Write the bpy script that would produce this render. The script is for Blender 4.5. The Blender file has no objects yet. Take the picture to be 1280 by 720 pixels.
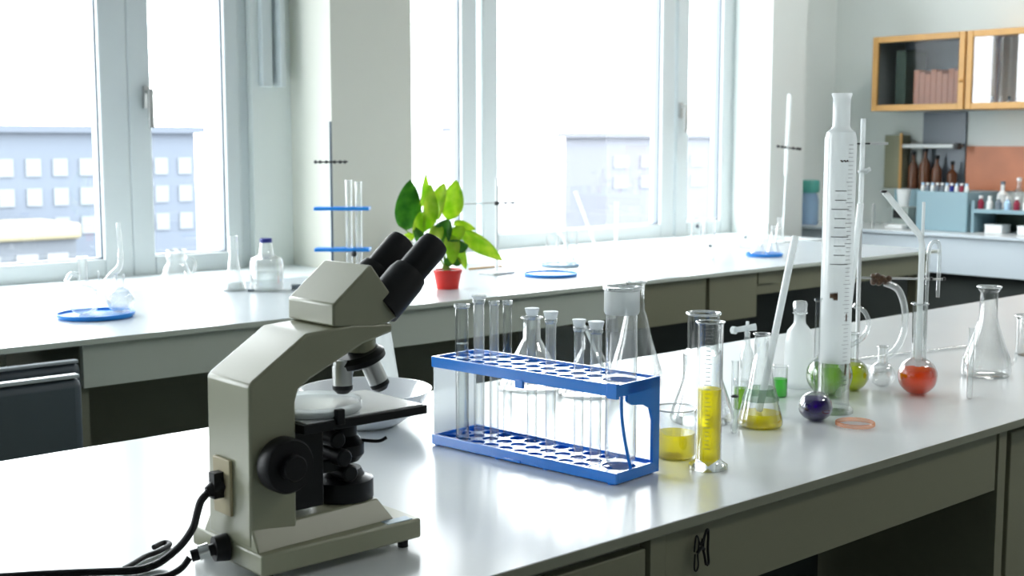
import bpy, bmesh, math, random
from mathutils import Vector, Matrix
random.seed(7)
PI = math.pi
S = bpy.context.scene
COL = S.collection

# ------------------------------------------------------------ camera, light, exposure
cam_d = bpy.data.cameras.new('camera'); cam = bpy.data.objects.new('camera', cam_d); COL.objects.link(cam)
cam_d.sensor_width = 36.0; cam_d.lens = 1590 / 1280 * 36
cam_d.clip_start = .05; cam_d.clip_end = 400
YAW = math.radians(48.4); PIT = math.atan(182 / 1590)
fw = Vector((math.cos(YAW) * math.cos(PIT), math.sin(YAW) * math.cos(PIT), -math.sin(PIT)))
rt = Vector((math.sin(YAW), -math.cos(YAW), 0)); up = rt.cross(fw)
cam.matrix_world = Matrix.Translation((0, 0, 1.35)) @ Matrix((rt, up, -fw)).transposed().to_4x4()
cam_d.dof.use_dof = True; cam_d.dof.focus_distance = 1.75; cam_d.dof.aperture_fstop = 9.0
S.camera = cam
S.view_settings.view_transform = 'Standard'; S.view_settings.look = 'None'
S.view_settings.gamma = 1.0; S.view_settings.use_curve_mapping = False
S.view_settings.exposure = 0.8
S.cycles.transparent_max_bounces = 40
S.cycles.max_bounces = 14; S.cycles.diffuse_bounces = 6; S.cycles.glossy_bounces = 5
S.cycles.caustics_reflective = False; S.cycles.caustics_refractive = False
S.cycles.sample_clamp_indirect = 6.0

SKY = 7.0
w = bpy.data.worlds.new('sky'); S.world = w; w.use_nodes = True
wn = w.node_tree.nodes; bg = wn['Background']
bg.inputs[0].default_value = (.93, .975, 1.0, 1); bg.inputs[1].default_value = SKY

WIN_Y = 4.33
WINS = [(-3.0, -0.55), (0.1, 2.50), (3.06, 5.50)]  # first opening lies out of view, added for brightness
for k, (a, b) in enumerate(WINS):          # sky portals, one per window opening
    ld = bpy.data.lights.new('window_portal', 'AREA'); ld.shape = 'RECTANGLE'
    ld.size = b - a; ld.size_y = 2.05
    ld.cycles.is_portal = True
    lo = bpy.data.objects.new('window_portal', ld); COL.objects.link(lo)
    lo.location = ((a + b) / 2, 4.45, 1.88); lo.rotation_euler = (-PI / 2, 0, 0)
# fill lamps added above the frame to brighten the room
FILL_LAMPS = [(3.0, -0.4), (4.9, 0.9), (4.9, 2.6)]

# ------------------------------------------------------------ materials
def mat(name, col, rough=.5, metal=0, spec=.5, coat=0, coat_rough=.1, noise=0, nscale=40):
    m = bpy.data.materials.new(name); m.use_nodes = True
    nt = m.node_tree; p = nt.nodes['Principled BSDF']
    p.inputs['Base Color'].default_value = (*col, 1); p.inputs['Roughness'].default_value = rough
    p.inputs['Metallic'].default_value = metal; p.inputs['Specular IOR Level'].default_value = spec
    p.inputs['Coat Weight'].default_value = coat; p.inputs['Coat Roughness'].default_value = coat_rough
    if noise:
        tc = nt.nodes.new('ShaderNodeTexCoord'); nz = nt.nodes.new('ShaderNodeTexNoise'); nz.inputs['Scale'].default_value = nscale
        rp = nt.nodes.new('ShaderNodeValToRGB')
        rp.color_ramp.elements[0].color = (*[c * (1 - noise) for c in col], 1)
        rp.color_ramp.elements[1].color = (*[min(1, c * (1 + noise)) for c in col], 1)
        nt.links.new(tc.outputs['Object'], nz.inputs['Vector']); nt.links.new(nz.outputs['Fac'], rp.inputs['Fac'])
        nt.links.new(rp.outputs['Color'], p.inputs['Base Color'])
    return m
def thin_glass(name, tint=(.97, .985, .98), edge=.55, base=.05, rough=.03, milk=0.0, milkcol=(.9, .93, .93), blend=.35, dark=.38):
    m = bpy.data.materials.new(name); m.use_nodes = True
    nt = m.node_tree; nt.nodes.clear()
    out = nt.nodes.new('ShaderNodeOutputMaterial'); tr = nt.nodes.new('ShaderNodeBsdfTransparent'); 
    wt = nt.nodes.new('ShaderNodeLayerWeight'); wt.inputs[0].default_value = .36
    cm = nt.nodes.new('ShaderNodeMix'); cm.data_type = 'RGBA'; cm.inputs[6].default_value = (*tint, 1)
    cm.inputs[7].default_value = (*[c * dark for c in tint], 1); nt.links.new(wt.outputs['Facing'], cm.inputs[0]); nt.links.new(cm.outputs[2], tr.inputs[0])
    gl = nt.nodes.new('ShaderNodeBsdfGlossy'); gl.inputs['Roughness'].default_value = rough; gl.inputs[0].default_value = (1, 1, 1, 1)
    lw = nt.nodes.new('ShaderNodeLayerWeight'); lw.inputs[0].default_value = blend
    mr = nt.nodes.new('ShaderNodeMapRange'); mr.inputs[3].default_value = base; mr.inputs[4].default_value = edge
    nt.links.new(lw.outputs['Facing'], mr.inputs[0])
    mx = nt.nodes.new('ShaderNodeMixShader'); nt.links.new(mr.outputs[0], mx.inputs[0])
    nt.links.new(tr.outputs[0], mx.inputs[1]); nt.links.new(gl.outputs[0], mx.inputs[2])
    last = mx
    if milk:
        d = nt.nodes.new('ShaderNodeBsdfDiffuse'); d.inputs[0].default_value = (*milkcol, 1)
        t = nt.nodes.new('ShaderNodeBsdfTranslucent'); t.inputs[0].default_value = (*milkcol, 1)
        ad = nt.nodes.new('ShaderNodeMixShader'); ad.inputs[0].default_value = .5
        nt.links.new(d.outputs[0], ad.inputs[1]); nt.links.new(t.outputs[0], ad.inputs[2])
        m2 = nt.nodes.new('ShaderNodeMixShader'); m2.inputs[0].default_value = milk
        nt.links.new(mx.outputs[0], m2.inputs[1]); nt.links.new(ad.outputs[0], m2.inputs[2]); last = m2
    nt.links.new(last.outputs[0], out.inputs[0])
    return m
def liquid(name, col, deep, body=.45):
    return thin_glass(name, tint=col, edge=.4, base=.04, rough=.05, milk=body, milkcol=deep, blend=.3, dark=.75)

M = dict(
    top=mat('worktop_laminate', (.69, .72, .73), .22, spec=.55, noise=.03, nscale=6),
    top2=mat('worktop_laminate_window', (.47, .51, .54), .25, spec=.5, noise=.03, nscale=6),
    edge=mat('worktop_edge', (.30, .31, .23), .5),
    panel=mat('bench_panel', (.27, .27, .18), .5, noise=.03, nscale=3),
    panel_w=mat('bench_panel_pale', (.68, .74, .66), .5),
    panel_r=mat('bench_panel_bluewhite', (.62, .70, .76), .5),
    shaded=mat('recess_shade', (.055, .065, .06), .7),  # near black: the shade under the benches is put into the colour
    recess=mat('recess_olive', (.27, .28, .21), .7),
    wall=mat('painted_wall', (.80, .84, .82), .8, noise=.015, nscale=2),
    pier=mat('painted_pier', (.74, .74, .66), .8),
    ceil=mat('ceiling_paint', (.62, .63, .62), .9),
    wall_dim=mat('darkened_wall', (.36, .38, .37), .8),  # unseen walls darkened, like ceiling and floor, to cut bounce light
    floor=mat('floor_vinyl', (.10, .11, .115), .4, noise=.1, nscale=8),
    frame=mat('window_frame_paint', (.66, .71, .72), .4),
    sill=mat('sill_paint', (.72, .77, .78), .4),
    metal=mat('chrome', (.75, .76, .74), .2, metal=1),
    steel=mat('brushed_steel', (.55, .56, .55), .35, metal=1),
    darkmetal=mat('dark_metal', (.05, .05, .05), .4, metal=.6),
    black=mat('black_plastic', (.006, .007, .008), .35, spec=.3),
    rubber=mat('black_rubber', (.007, .007, .008), .5, spec=.3),
    cream=mat('microscope_enamel', (.325, .33, .225), .32, spec=.5, coat=.25, coat_rough=.25),
    plate=mat('beige_plate', (.52, .45, .28), .5),
    blue=mat('blue_plastic', (.008, .24, .85), .22, spec=.8, coat=.6, coat_rough=.12),
    bluel=mat('light_blue_plastic', (.02, .28, .85), .35),
    white=mat('white_plastic', (.85, .87, .87), .35),
    porcelain=mat('white_porcelain', (.86, .88, .9), .15, coat=.5),
    wood=mat('beech_wood', (.60, .33, .10), .45, noise=.12, nscale=9),
    chair=mat('slate_blue_shell', (.045, .065, .085), .45),
    chair_edge=mat('chair_edge_trim', (.45, .5, .54), .4),
    red=mat('red_plastic_pot', (.75, .03, .02), .35),
    soil=mat('potting_soil', (.06, .035, .02), .9),
    greenbox=mat('grey_blue_steel', (.24, .38, .44), .45),
    greendk=mat('dark_green_panel', (.05, .085, .06), .6),
    slate=mat('slate_panel', (.17, .20, .24), .35),
    copper=mat('copper_folder_reflection', (.60, .20, .09), .45, noise=.25, nscale=6),  # tone of the orange folders and of a reflection on the splashback
    amber=mat('brown_glassware', (.13, .05, .025), .2),
    teal=mat('teal_cap', (.10, .42, .36), .4),
    cyan=mat('pale_blue_plastic', (.45, .68, .9), .4),
    cork=mat('mottled_clamp', (.10, .055, .03), .4, noise=.9, nscale=120),
    print=mat('printed_marks', (.28, .28, .29), .6),
    navy=mat('navy_cap', (.01, .02, .22), .4),
    label=mat('pale_blue_sticker', (.40, .55, .68), .3, noise=.3, nscale=60),
    maroon=mat('maroon_cap', (.25, .01, .04), .4),
)
M['glass'] = thin_glass('clear_glass')
M['glass_w'] = thin_glass('milky_glass', milk=.13, edge=.75, base=.07)
M['frost'] = thin_glass('frosted_glass', milk=.62, edge=.5, rough=.2)
M['stopper'] = thin_glass('ground_glass', milk=.75, edge=.4, rough=.3)
M['column'] = thin_glass('column_glass', milk=.62, edge=.5, rough=.15)
M['rim'] = thin_glass('thick_glass_rim', milk=.25, edge=.8, base=.2)
M['pane'] = thin_glass('window_glass', dark=.97, tint=(.985, .99, .99), edge=.12, base=.02, rough=.0)
M['cabglass'] = thin_glass('cabinet_glass', tint=(.95, .96, .97), edge=.3, base=.05, rough=.02)
M['cabglass_dull'] = thin_glass('cabinet_glass_dull', tint=(.9, .92, .93), edge=.05, base=.003, rough=.05)
M['yellow'] = liquid('yellow_liquid', (1, .92, .05), (.95, .80, .003), .32)
M['yelgreen'] = liquid('yellow_green_liquid', (.88, .95, .10), (.50, .56, .0), .45)
M['green'] = liquid('green_liquid', (.62, .90, .08), (.22, .46, .01), .45)
M['brightgreen'] = liquid('bright_green_liquid', (.25, .9, .15), (.05, .60, .02))
M['purple'] = liquid('purple_liquid', (.16, .015, .50), (.045, .004, .17), .55)
M['orange'] = liquid('orange_liquid', (1, .26, .01), (.95, .17, .002), .5)
def leafmat(name, a, b):
    m = bpy.data.materials.new(name); m.use_nodes = True; nt = m.node_tree; nt.nodes.clear()
    out = nt.nodes.new('ShaderNodeOutputMaterial')
    tc = nt.nodes.new('ShaderNodeTexCoord'); nz = nt.nodes.new('ShaderNodeTexNoise'); nz.inputs['Scale'].default_value = 25
    rp = nt.nodes.new('ShaderNodeValToRGB'); rp.color_ramp.elements[0].color = (*a, 1); rp.color_ramp.elements[1].color = (*b, 1)
    rp.color_ramp.elements[0].position = .35; rp.color_ramp.elements[1].position = .65
    nt.links.new(tc.outputs['Object'], nz.inputs[0]); nt.links.new(nz.outputs['Fac'], rp.inputs[0])
    p = nt.nodes.new('ShaderNodeBsdfPrincipled'); p.inputs['Roughness'].default_value = .35
    t = nt.nodes.new('ShaderNodeBsdfTranslucent'); mx = nt.nodes.new('ShaderNodeMixShader'); mx.inputs[0].default_value = .5
    nt.links.new(rp.outputs[0], p.inputs['Base Color']); nt.links.new(rp.outputs[0], t.inputs[0])
    nt.links.new(p.outputs[0], mx.inputs[1]); nt.links.new(t.outputs[0], mx.inputs[2]); nt.links.new(mx.outputs[0], out.inputs[0])
    return m
M['leaf'] = leafmat('leaf_green', (.05, .22, .02), (.14, .42, .05))
M['leafy'] = leafmat('leaf_lime', (.42, .70, .03), (.72, .86, .12))
M['stem'] = mat('stem_green', (.25, .45, .06), .5)

# ------------------------------------------------------------ helpers
def new():
    return bmesh.new()
def box(bm, x0, x1, y0, y1, z0, z1, rot=None):
    vs = [bm.verts.new((x, y, z)) for x in (x0, x1) for y in (y0, y1) for z in (z0, z1)]
    if rot is not None:
        for v in vs: v.co = rot @ v.co
    for f in ((0, 1, 3, 2), (4, 6, 7, 5), (0, 4, 5, 1), (2, 3, 7, 6), (0, 2, 6, 4), (1, 5, 7, 3)):
        bm.faces.new([vs[i] for i in f])
def lathe(bm, prof, n=32, c=(0, 0, 0), mtx=None):
    rings = []
    for r, z in prof:
        if r < 1e-6:
            rings.append([bm.verts.new((0, 0, z))])
        else:
            rings.append([bm.verts.new((r * math.cos(2 * PI * k / n), r * math.sin(2 * PI * k / n), z)) for k in range(n)])
    for a, b in zip(rings, rings[1:]):
        for k in range(n):
            k2 = (k + 1) % n
            if len(a) == 1 and len(b) == 1: continue
            if len(a) == 1: bm.faces.new((a[0], b[k2], b[k]))
            elif len(b) == 1: bm.faces.new((a[k], a[k2], b[0]))
            else: bm.faces.new((a[k], a[k2], b[k2], b[k]))
    M4 = mtx if mtx is not None else Matrix.Translation(c)
    for ring in rings:
        for v in ring: v.co = M4 @ v.co
def axis(p0, p1):
    """matrix placing a lathe (0..length along z) from p0 towards p1"""
    p0 = Vector(p0); d = Vector(p1) - p0
    return Matrix.Translation(p0) @ d.to_track_quat('Z', 'Y').to_matrix().to_4x4(), d.length
def rod(bm, p0, p1, r, r1=None, n=16, bev=0):
    m, L = axis(p0, p1); r1 = r if r1 is None else r1
    pr = [(0, 0), (r, 0), (r1, L), (0, L)]
    if bev: pr = [(0, 0), (r - bev, 0), (r, bev), (r1, L - bev), (r1 - bev, L), (0, L)]
    lathe(bm, pr, n, mtx=m)
def smooth_path(pts, n=6):
    pts = [Vector(p) for p in pts]; out = []
    P = [pts[0]] + pts + [pts[-1]]
    for i in range(1, len(P) - 2):
        for k in range(n):
            t = k / n; a, b, c, d = P[i - 1], P[i], P[i + 1], P[i + 2]
            out.append(.5 * ((2 * b) + (c - a) * t + (2 * a - 5 * b + 4 * c - d) * t * t + (3 * b - a - 3 * c + d) * t ** 3))
    out.append(pts[-1]); return out
def tube(bm, pts, r, n=12, sm=6):
    P = smooth_path(pts, sm) if sm else [Vector(p) for p in pts]
    rings = []; prev = None
    for i, p in enumerate(P):
        t = (P[min(i + 1, len(P) - 1)] - P[max(i - 1, 0)]).normalized()
        if prev is None:
            a = t.orthogonal().normalized()
        else:
            a = (prev - t * prev.dot(t)).normalized()
        prev = a; b = t.cross(a)
        rr = r[i * (len(r) - 1) // max(1, len(P) - 1)] if isinstance(r, (list, tuple)) else r
        rings.append([bm.verts.new(p + rr * (a * math.cos(2 * PI * k / n) + b * math.sin(2 * PI * k / n))) for k in range(n)])
    for A, B in zip(rings, rings[1:]):
        for k in range(n): bm.faces.new((A[k], A[(k + 1) % n], B[(k + 1) % n], B[k]))
    bm.faces.new(rings[0][::-1]); bm.faces.new(rings[-1])
def prism(bm, poly, y0, y1):
    """polygon in XZ extruded along Y"""
    a = [bm.verts.new((x, y0, z)) for x, z in poly]; b = [bm.verts.new((x, y1, z)) for x, z in poly]
    n = len(poly)
    bm.faces.new(a); bm.faces.new(b[::-1])
    for k in range(n): bm.faces.new((a[k], b[k], b[(k + 1) % n], a[(k + 1) % n]))
def obj(name, bm, m, parent=None, bevel=0, ang=35, offset=None):
    bmesh.ops.recalc_face_normals(bm, faces=bm.faces)
    me = bpy.data.meshes.new(name); bm.to_mesh(me); bm.free()
    if isinstance(m, str): m = M[m]
    me.materials.append(m)
    me.polygons.foreach_set('use_smooth', [True] * len(me.polygons)); me.set_sharp_from_angle(angle=math.radians(ang))
    o = bpy.data.objects.new(name, me); COL.objects.link(o)
    if parent: o.parent = parent
    if offset is not None: o.location = offset
    if bevel:
        md = o.modifiers.new('bevel', 'BEVEL'); md.width = bevel; md.segments = 3; md.limit_method = 'ANGLE'; md.angle_limit = .6
        md.harden_normals = False
    return o
def tag(o, label=None, cat=None, group=None, kind=None):
    if label: o['label'] = label
    if cat: o['category'] = cat
    if group: o['group'] = group
    if kind: o['kind'] = kind
    return o
def thing(name, label, cat, loc=(0, 0, 0), rz=0, group=None, kind=None):
    o = bpy.data.objects.new(name, None); COL.objects.link(o); o.location = loc; o.rotation_euler = (0, 0, rz)
    o.empty_display_size = .02
    return tag(o, label, cat, group, kind)
def dup(root, loc, rz=0, label=None):
    r = root.copy(); COL.objects.link(r); r.location = loc; r.rotation_euler = (0, 0, rz)
    if label: r['label'] = label
    for ch in list(root.children):
        c = ch.copy(); COL.objects.link(c); c.parent = r
        for g in ch.children:
            d = g.copy(); COL.objects.link(d); d.parent = c
    return r
def struct(name, bm, m, bevel=0, parent=None):
    o = obj(name, bm, m, parent, bevel)
    if not parent: o['kind'] = 'structure'
    return o
def B(*boxes):
    bm = new()
    for b in boxes: box(bm, *b)
    return bm
def L(prof, n=32, c=(0, 0, 0)):
    bm = new(); lathe(bm, prof, n, c); return bm
E1 = .0006   # a hair above the surface a thing rests on

# ------------------------------------------------------------ the setting
struct('floor', B((-3.6, 6.3, -3, 4.3, -.1, 0)), 'floor')
struct('ceiling', B((-3.6, 6.5, -3.2, 4.5, 3.2, 3.35)), 'ceil')
struct('wall_left', B((-3.8, -3.6, -3.2, 4.5, -.1, 3.2)), 'wall_dim')
struct('wall_right', B((6.3, 6.5, -3.2, 4.5, -.1, 3.2)), 'wall')
struct('wall_back', B((-3.6, 6.3, -3.2, -3, -.1, 3.2)), 'wall_dim')
WT = 2.92; WB = .85
bxs = [(-3.6, 6.3, 4.3, 4.5, -.1, WB), (-3.6, 6.3, 4.3, 4.5, WT, 3.2)]
xs = [-3.6] + [v for ab in WINS for v in ab] + [6.3]
for i in range(0, len(xs), 2): bxs.append((xs[i], xs[i + 1], 4.3, 4.5, WB, WT))
struct('wall_window', B(*bxs), 'wall')
struct('trim_1', B((2.67, 3.045, 4.02, 4.3, 0, 3.2)), 'pier')
struct('trim_2', B((5.387, 5.68, 4.06, 4.3, 0, 3.2)), 'wall')
struct('trim_3', B((-3.6, 2.668, 3.70, 4.328, .852, .872)), 'sill')
struct('trim_4', B((3.047, 5.386, 3.70, 4.328, .852, .872)), 'sill')
bm = new()
box(bm, 2.592, 2.615, 4.24, 4.3, 1.56, 2.95)
box(bm, 2.53, 2.575, 4.27, 4.3, 1.56, 2.95)
struct('trim_5', bm, 'frame', .004)
def window(n, x0, x1, cuts, handles):
    """cuts: list of (pane_x0, pane_x1)"""
    r = bpy.data.objects.new('window_%d' % n, None); COL.objects.link(r); r['kind'] = 'structure'
    y0, y1 = 4.335, 4.405
    bm = B((x0, x0 + .045, y0, y1, WB, WT), (x1 - .045, x1, y0, y1, WB, WT), (x0 + .045, x1 - .045, y0, y1, WB, WB + .03), (x0 + .045, x1 - .045, y0, y1, WT - .04, WT))
    obj('window_frame', bm, 'frame', r, .004)
    for a, b, l, rr in cuts:   # pane a..b, stile widths l, rr
        z0, z1 = .938, WT - .12
        bm = B((a - l, a, y0 - .02, y1 - .01, WB + .005, WT - .03), (b, b + rr, y0 - .02, y1 - .01, WB + .005, WT - .03),
               (a, b, y0 - .02, y1 - .01, WB + .005, z0), (a, b, y0 - .02, y1 - .01, z1, WT - .03))
        sash = obj('window_sash', bm, 'frame', r, .006)
        obj('gasket', B((a, a + .006, y0 + .0, y0 + .03, z0, z1), (b - .006, b, y0, y0 + .03, z0, z1), (a, b, y0, y0 + .03, z0, z0 + .005)), M['slate'], sash)
        obj('pane', B((a, b, y0 + .03, y0 + .034, z0, z1)), 'pane', sash)
    for hx in handles:
        h = obj('handle', B((hx - .012, hx + .012, y0 - .035, y0 - .02, 1.47, 1.55)), 'steel', r, .003)
        bm = new(); rod(bm, (hx, y0 - .03, 1.53), (hx, y0 - .062, 1.53), .008); box(bm, hx - .009, hx + .009, y0 - .068, y0 - .054, 1.40, 1.54)
        obj('lever', bm, 'steel', h, .003)
    return r
window(1, .1, 2.50, [(.20, 1.905, .055, .105), (2.096, 2.395, .085, .06)], [2.075])
window(2, 3.06, 5.50, [(3.15, 3.541, .05, .085), (3.749, 4.839, .09, .095), (5.042, 5.311, .088, .11)], [4.97])
window(3, -3.0, -.55, [(-2.9, -1.85, .055, .105), (-1.6, -.66, .085, .06)], [-1.75])  # unseen window, added to bring more daylight into the room

# ------------------------------------------------------------ outside
tag(struct('ground', B((-60, 160, 4.6, 200, -7.2, -7)), mat('asphalt', (.13, .14, .15), .8)), kind='structure')
def building(loc, W, H, D, rows, cols, wallc, winc, label, bandz=None, z0=-7):
    t = thing('office_building', label, 'building', loc)
    obj('facade', B((0, W, 0, D, 0, H)), mat('facade', wallc, .8), t)
    obj('roof', B((-.3, W + .3, -.3, D + .3, H, H + .25)), mat('roof_edge', tuple(c * .9 for c in wallc), .8), t)
    wm = mat('far_window_sky', winc, .6)  # lighter than the facade: reflected sky put into the window colour
    for r in range(rows):
        for c in range(cols):
            x = (c + .25) * W / cols; z = H - 1.55 - r * 1.05
            obj('window', B((x, x + W / cols * .55, -.06, 0, z, z + .62)), wm, t)
    return t
building((10, 45, -7), 13.6, 8.7, 10, 3, 14, (.082, .098, .125), (.135, .15, .165), 'pale blue office block with rows of windows outside the left window')
building((46.3, 45, -7), 16, 8.6, 3, 2, 8, (.118, .124, .146), (.14, .146, .16), 'pale lavender block outside the lower part of the right window')
building((36.9, 45, -7), 1.2, 8.8, .8, 1, 2, (.10, .112, .14), (.13, .14, .15), 'narrow grey blue block seen beside the pillar, behind the plant')
t = thing('low_annex', 'low annex with a pale yellow roof edge outside the left window', 'building', (9.5, 41, -7))
obj('annex_wall', B((0, 7.6, 0, 3, 0, 5.2)), mat('annex_wall', (.075, .085, .10), .8), t)
obj('annex_roof', B((-.2, 7.7, -.3, 3.1, 5.2, 5.72)), mat('annex_roof', (.20, .18, .115), .7), t, .12)
for x in (4.4, 5.6, 6.6): obj('window', B((x, x + .7, -.06, 0, 4.05, 4.75)), mat('annex_window', (.15, .16, .17), .6), t)
obj('ledge', B((-.1, 7.65, -.25, 0, 3.55, 3.8)), mat('annex_ledge', (.16, .17, .18), .7), t)

# ------------------------------------------------------------ benches
def worktop(name, label, b, z=.9, th=.018, edge='edge', top='top'):
    o = obj(name, B((b[0], b[1], b[2], b[3], z - th, z)), top, None, .0015)
    o.data.materials.append(M[edge])
    for p in o.data.polygons:
        if abs(p.normal.z) < .5: p.material_index = 1
    return tag(o, label, 'worktop')
worktop('worktop', 'glossy white worktop of the near bench, carrying the microscope', (-1.2, 4.2, .976, 1.805), th=.014)
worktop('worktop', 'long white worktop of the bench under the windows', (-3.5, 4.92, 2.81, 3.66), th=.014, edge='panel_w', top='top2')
worktop('worktop', 'white worktop of the bench along the right wall', (5.79, 6.298, .6, 4.3), th=.016, edge='panel_r')

# near bench carcass units
t = thing('bench_cabinet', 'olive grey cabinet at the left end of the near bench front', 'cabinet')
obj('body', B((-1.1, 1.118, 1.0, 1.78, 0.001, .885)), 'recess', t)
obj('door', B((.55, 1.085, .984, 1.0, .12, .874)), 'panel', t, .002)
obj('door', B((0, .545, .984, 1.0, .12, .874)), 'panel', t, .002)
obj('side_strip', B((1.091, 1.118, .982, 1.0, .05, .884)), 'panel', t, .001)
t = thing('bench_apron', 'olive grey apron panel of the near bench with a black hook on it', 'bench frame')
obj('apron', B((1.122, 1.923, .986, 1.004, .789, .885)), 'panel', t, .001)
obj('back_panel', B((1.122, 1.923, 1.32, 1.34, 0.001, .885)), 'shaded', t)
obj('side_panel', B((1.122, 1.30, 1.004, 1.02, .001, .789)), 'panel', t)
t = thing('bench_cabinet', 'grey cabinet at the right end of the near bench, beyond the kneehole', 'cabinet')
obj('side_panel', B((1.928, 1.953, .984, 1.78, .001, .885)), 'panel', t, .001)
obj('body', B((1.958, 4.1, 1.03, 1.78, .001, .885)), 'shaded', t)
obj('door', B((2.0, 2.5, 1.0, 1.03, .1, .87)), 'panel', t, .002)
# wire hook
t = thing('wire_clip', 'black double wire clip hanging on the near bench apron', 'clip', (1.163, .979, .831))
def wire(name, pts, r=.0012, par=t):
    bm = new(); tube(bm, pts, r, 8, 5); return obj(name, bm, 'black', par)
wire('wire_loop', [(.004, 0, .022), (.003, -.002, .036), (.007, -.001, .042), (.010, -.002, .034), (.008, -.002, .018), (.0095, -.002, .004), (.0055, -.002, -.002), (.002, -.002, .003), (.003, -.002, .02)], .0011)
wire('wire_loop', [(.024, -.002, .002), (.021, -.002, .014), (.017, -.003, .024), (.018, -.003, .036), (.025, -.002, .046), (.0275, -.002, .042), (.027, -.002, .02), (.029, -.002, .004), (.026, -.002, .001)], .0017)
bm = new(); tube(bm, [(.007, -.002, .02), (.013, -.003, .026), (.019, -.003, .023)], .0022, 8); tube(bm, [(.010, -.002, .034), (.013, -.003, .030), (.016, -.003, .037)], .0016, 8)
obj('wire_bar', bm, 'black', t)

# window bench units
t = thing('bench_apron', 'pale grey apron under the window bench, left stretch over the recess', 'bench frame')
obj('apron', B((1.185, 2.96, 2.828, 2.846, .783, .885)), 'panel_w', t, .001)
obj('back_panel', B((1.186, 2.96, 3.3, 3.32, .001, .885)), 'recess', t)
obj('end_panel', B((1.185, 1.205, 2.85, 3.3, .001, .885)), 'recess', t)
t = thing('drawer_unit', 'grey drawer unit under the window bench, left of the seam', 'drawer unit')
obj('body', B((2.97, 3.415, 2.85, 3.6, .735, .885)), 'panel', t)
obj('drawer', B((2.972, 3.412, 2.83, 2.85, .737, .883)), 'panel', t, .002)
t = thing('drawer_unit', 'grey drawer unit under the window bench, right of the seam', 'drawer unit')
obj('body', B((3.43, 3.70, 2.85, 3.6, .72, .885)), 'panel', t)
obj('drawer', B((3.432, 3.698, 2.83, 2.85, .722, .883)), 'panel', t, .002)
t = thing('bench_apron', 'grey apron and legs at the right end of the window bench', 'bench frame')
obj('apron', B((3.71, 4.88, 2.84, 2.858, .80, .885)), 'panel', t, .001)
obj('back_panel', B((3.71, 4.86, 3.35, 3.37, .001, .885)), 'shaded', t)
obj('bracket', B((3.705, 3.82, 2.83, 2.84, .84, .884)), 'panel', t, .001)
obj('end_panel', B((4.88, 4.905, 2.86, 3.64, .79, .885)), 'panel_w', t)
for y in (2.87, 3.6): obj('leg', B((4.84, 4.88, y, y + .04, .001, .80)), 'panel', t)
# right bench
t = thing('bench_cabinet', 'blue white cabinet front of the bench along the right wall', 'cabinet')
obj('drawer', B((5.81, 5.83, .65, 2.4, .70, .88)), 'panel_r', t, .002)
obj('drawer', B((5.81, 5.83, 2.405, 4.28, .70, .88)), 'panel_r', t, .002)
obj('body', B((5.9, 6.29, .65, 4.28, .001, .883)), 'shaded', t)

# chairs
def chair(loc, rz, W, ht, label):
    t = thing('lab_chair', label, 'chair', loc, rz)
    bm = new(); box(bm, -W / 2, W / 2, -.02, .02, .52, ht); obj('backrest', bm, 'chair', t, .018)
    obj('top_trim', B((-W / 2 + .02, W / 2 - .008, -.021, .0, ht - .001, ht + .006)), 'chair_edge', t, .002)
    obj('seat', B((-W / 2, W / 2, .03, .46, .43, .47)), 'chair', t, .015)
    for sx in (-1, 1):
        for y in (.02, .42):
            bm = new(); rod(bm, (sx * (W / 2 - .04), y, .001), (sx * (W / 2 - .05), y, .44), .012); obj('leg', bm, 'steel', t)
    bm = new()
    for sx in (-1, 1): rod(bm, (sx * (W / 2 - .08), .03, .44), (sx * (W / 2 - .08), .0, .56), .011)
    obj('back_support', bm, 'steel', t)
    return t
chair((.72, 2.25, 0), 0, .43, .925, 'dark slate chair behind the near bench, its square back towards us')
chair((.93, 2.77, 0), 0, .44, .86, 'dark slate chair tucked under the window bench at far left')

# ------------------------------------------------------------ microscope
MO = Vector((.655, 1.128, .9)); MS = .978
t = thing('microscope', 'beige binocular microscope with black eyepieces on the near bench', 'microscope', (MO.x * MS, MO.y * MS, .9))
def mobj(name, bm, m, par=None, bevel=0, ang=35, lift=.0099):
    for v in bm.verts:
        v.co = (v.co - MO) * MS + Vector((0, 0, lift))
    return obj(name, bm, m, par or t, bevel, ang)
YN, YF = 1.15, 1.24; YM = 1.195
# base: low slab with sloping ledge and raised plateau
bm = new()
prism(bm, [(.655, .900), (.655, .9235), (.69, .9245), (.863, .923), (.863, .900)], 1.128, 1.280)
base = mobj('base', bm, 'cream', None, .003)
bm = new()
pl0 = [(.6555, 1.136), (.838, 1.146), (.838, 1.244), (.6555, 1.254)]; pl1 = [(.6565, 1.150), (.826, 1.162), (.826, 1.226), (.6565, 1.24)]
A = [bm.verts.new((x, y, .9225)) for x, y in pl0]; Bv = [bm.verts.new((x, y, .946)) for x, y in pl1]
bm.faces.new(A); bm.faces.new(Bv)
for k in range(4): bm.faces.new((A[k], A[(k + 1) % 4], Bv[(k + 1) % 4], Bv[k]))
mobj('base_plateau', bm, 'cream', base, .002)
mobj('sticker', B((.818, .852, 1.131, 1.1445, .9232, .9240)), 'label', base)
for x in (.668, .845):
    for y in (1.14, 1.266):
        bm = new(); rod(bm, (x, y, .8905), (x, y, .9005), .006); mobj('foot', bm, 'rubber', base)
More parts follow.
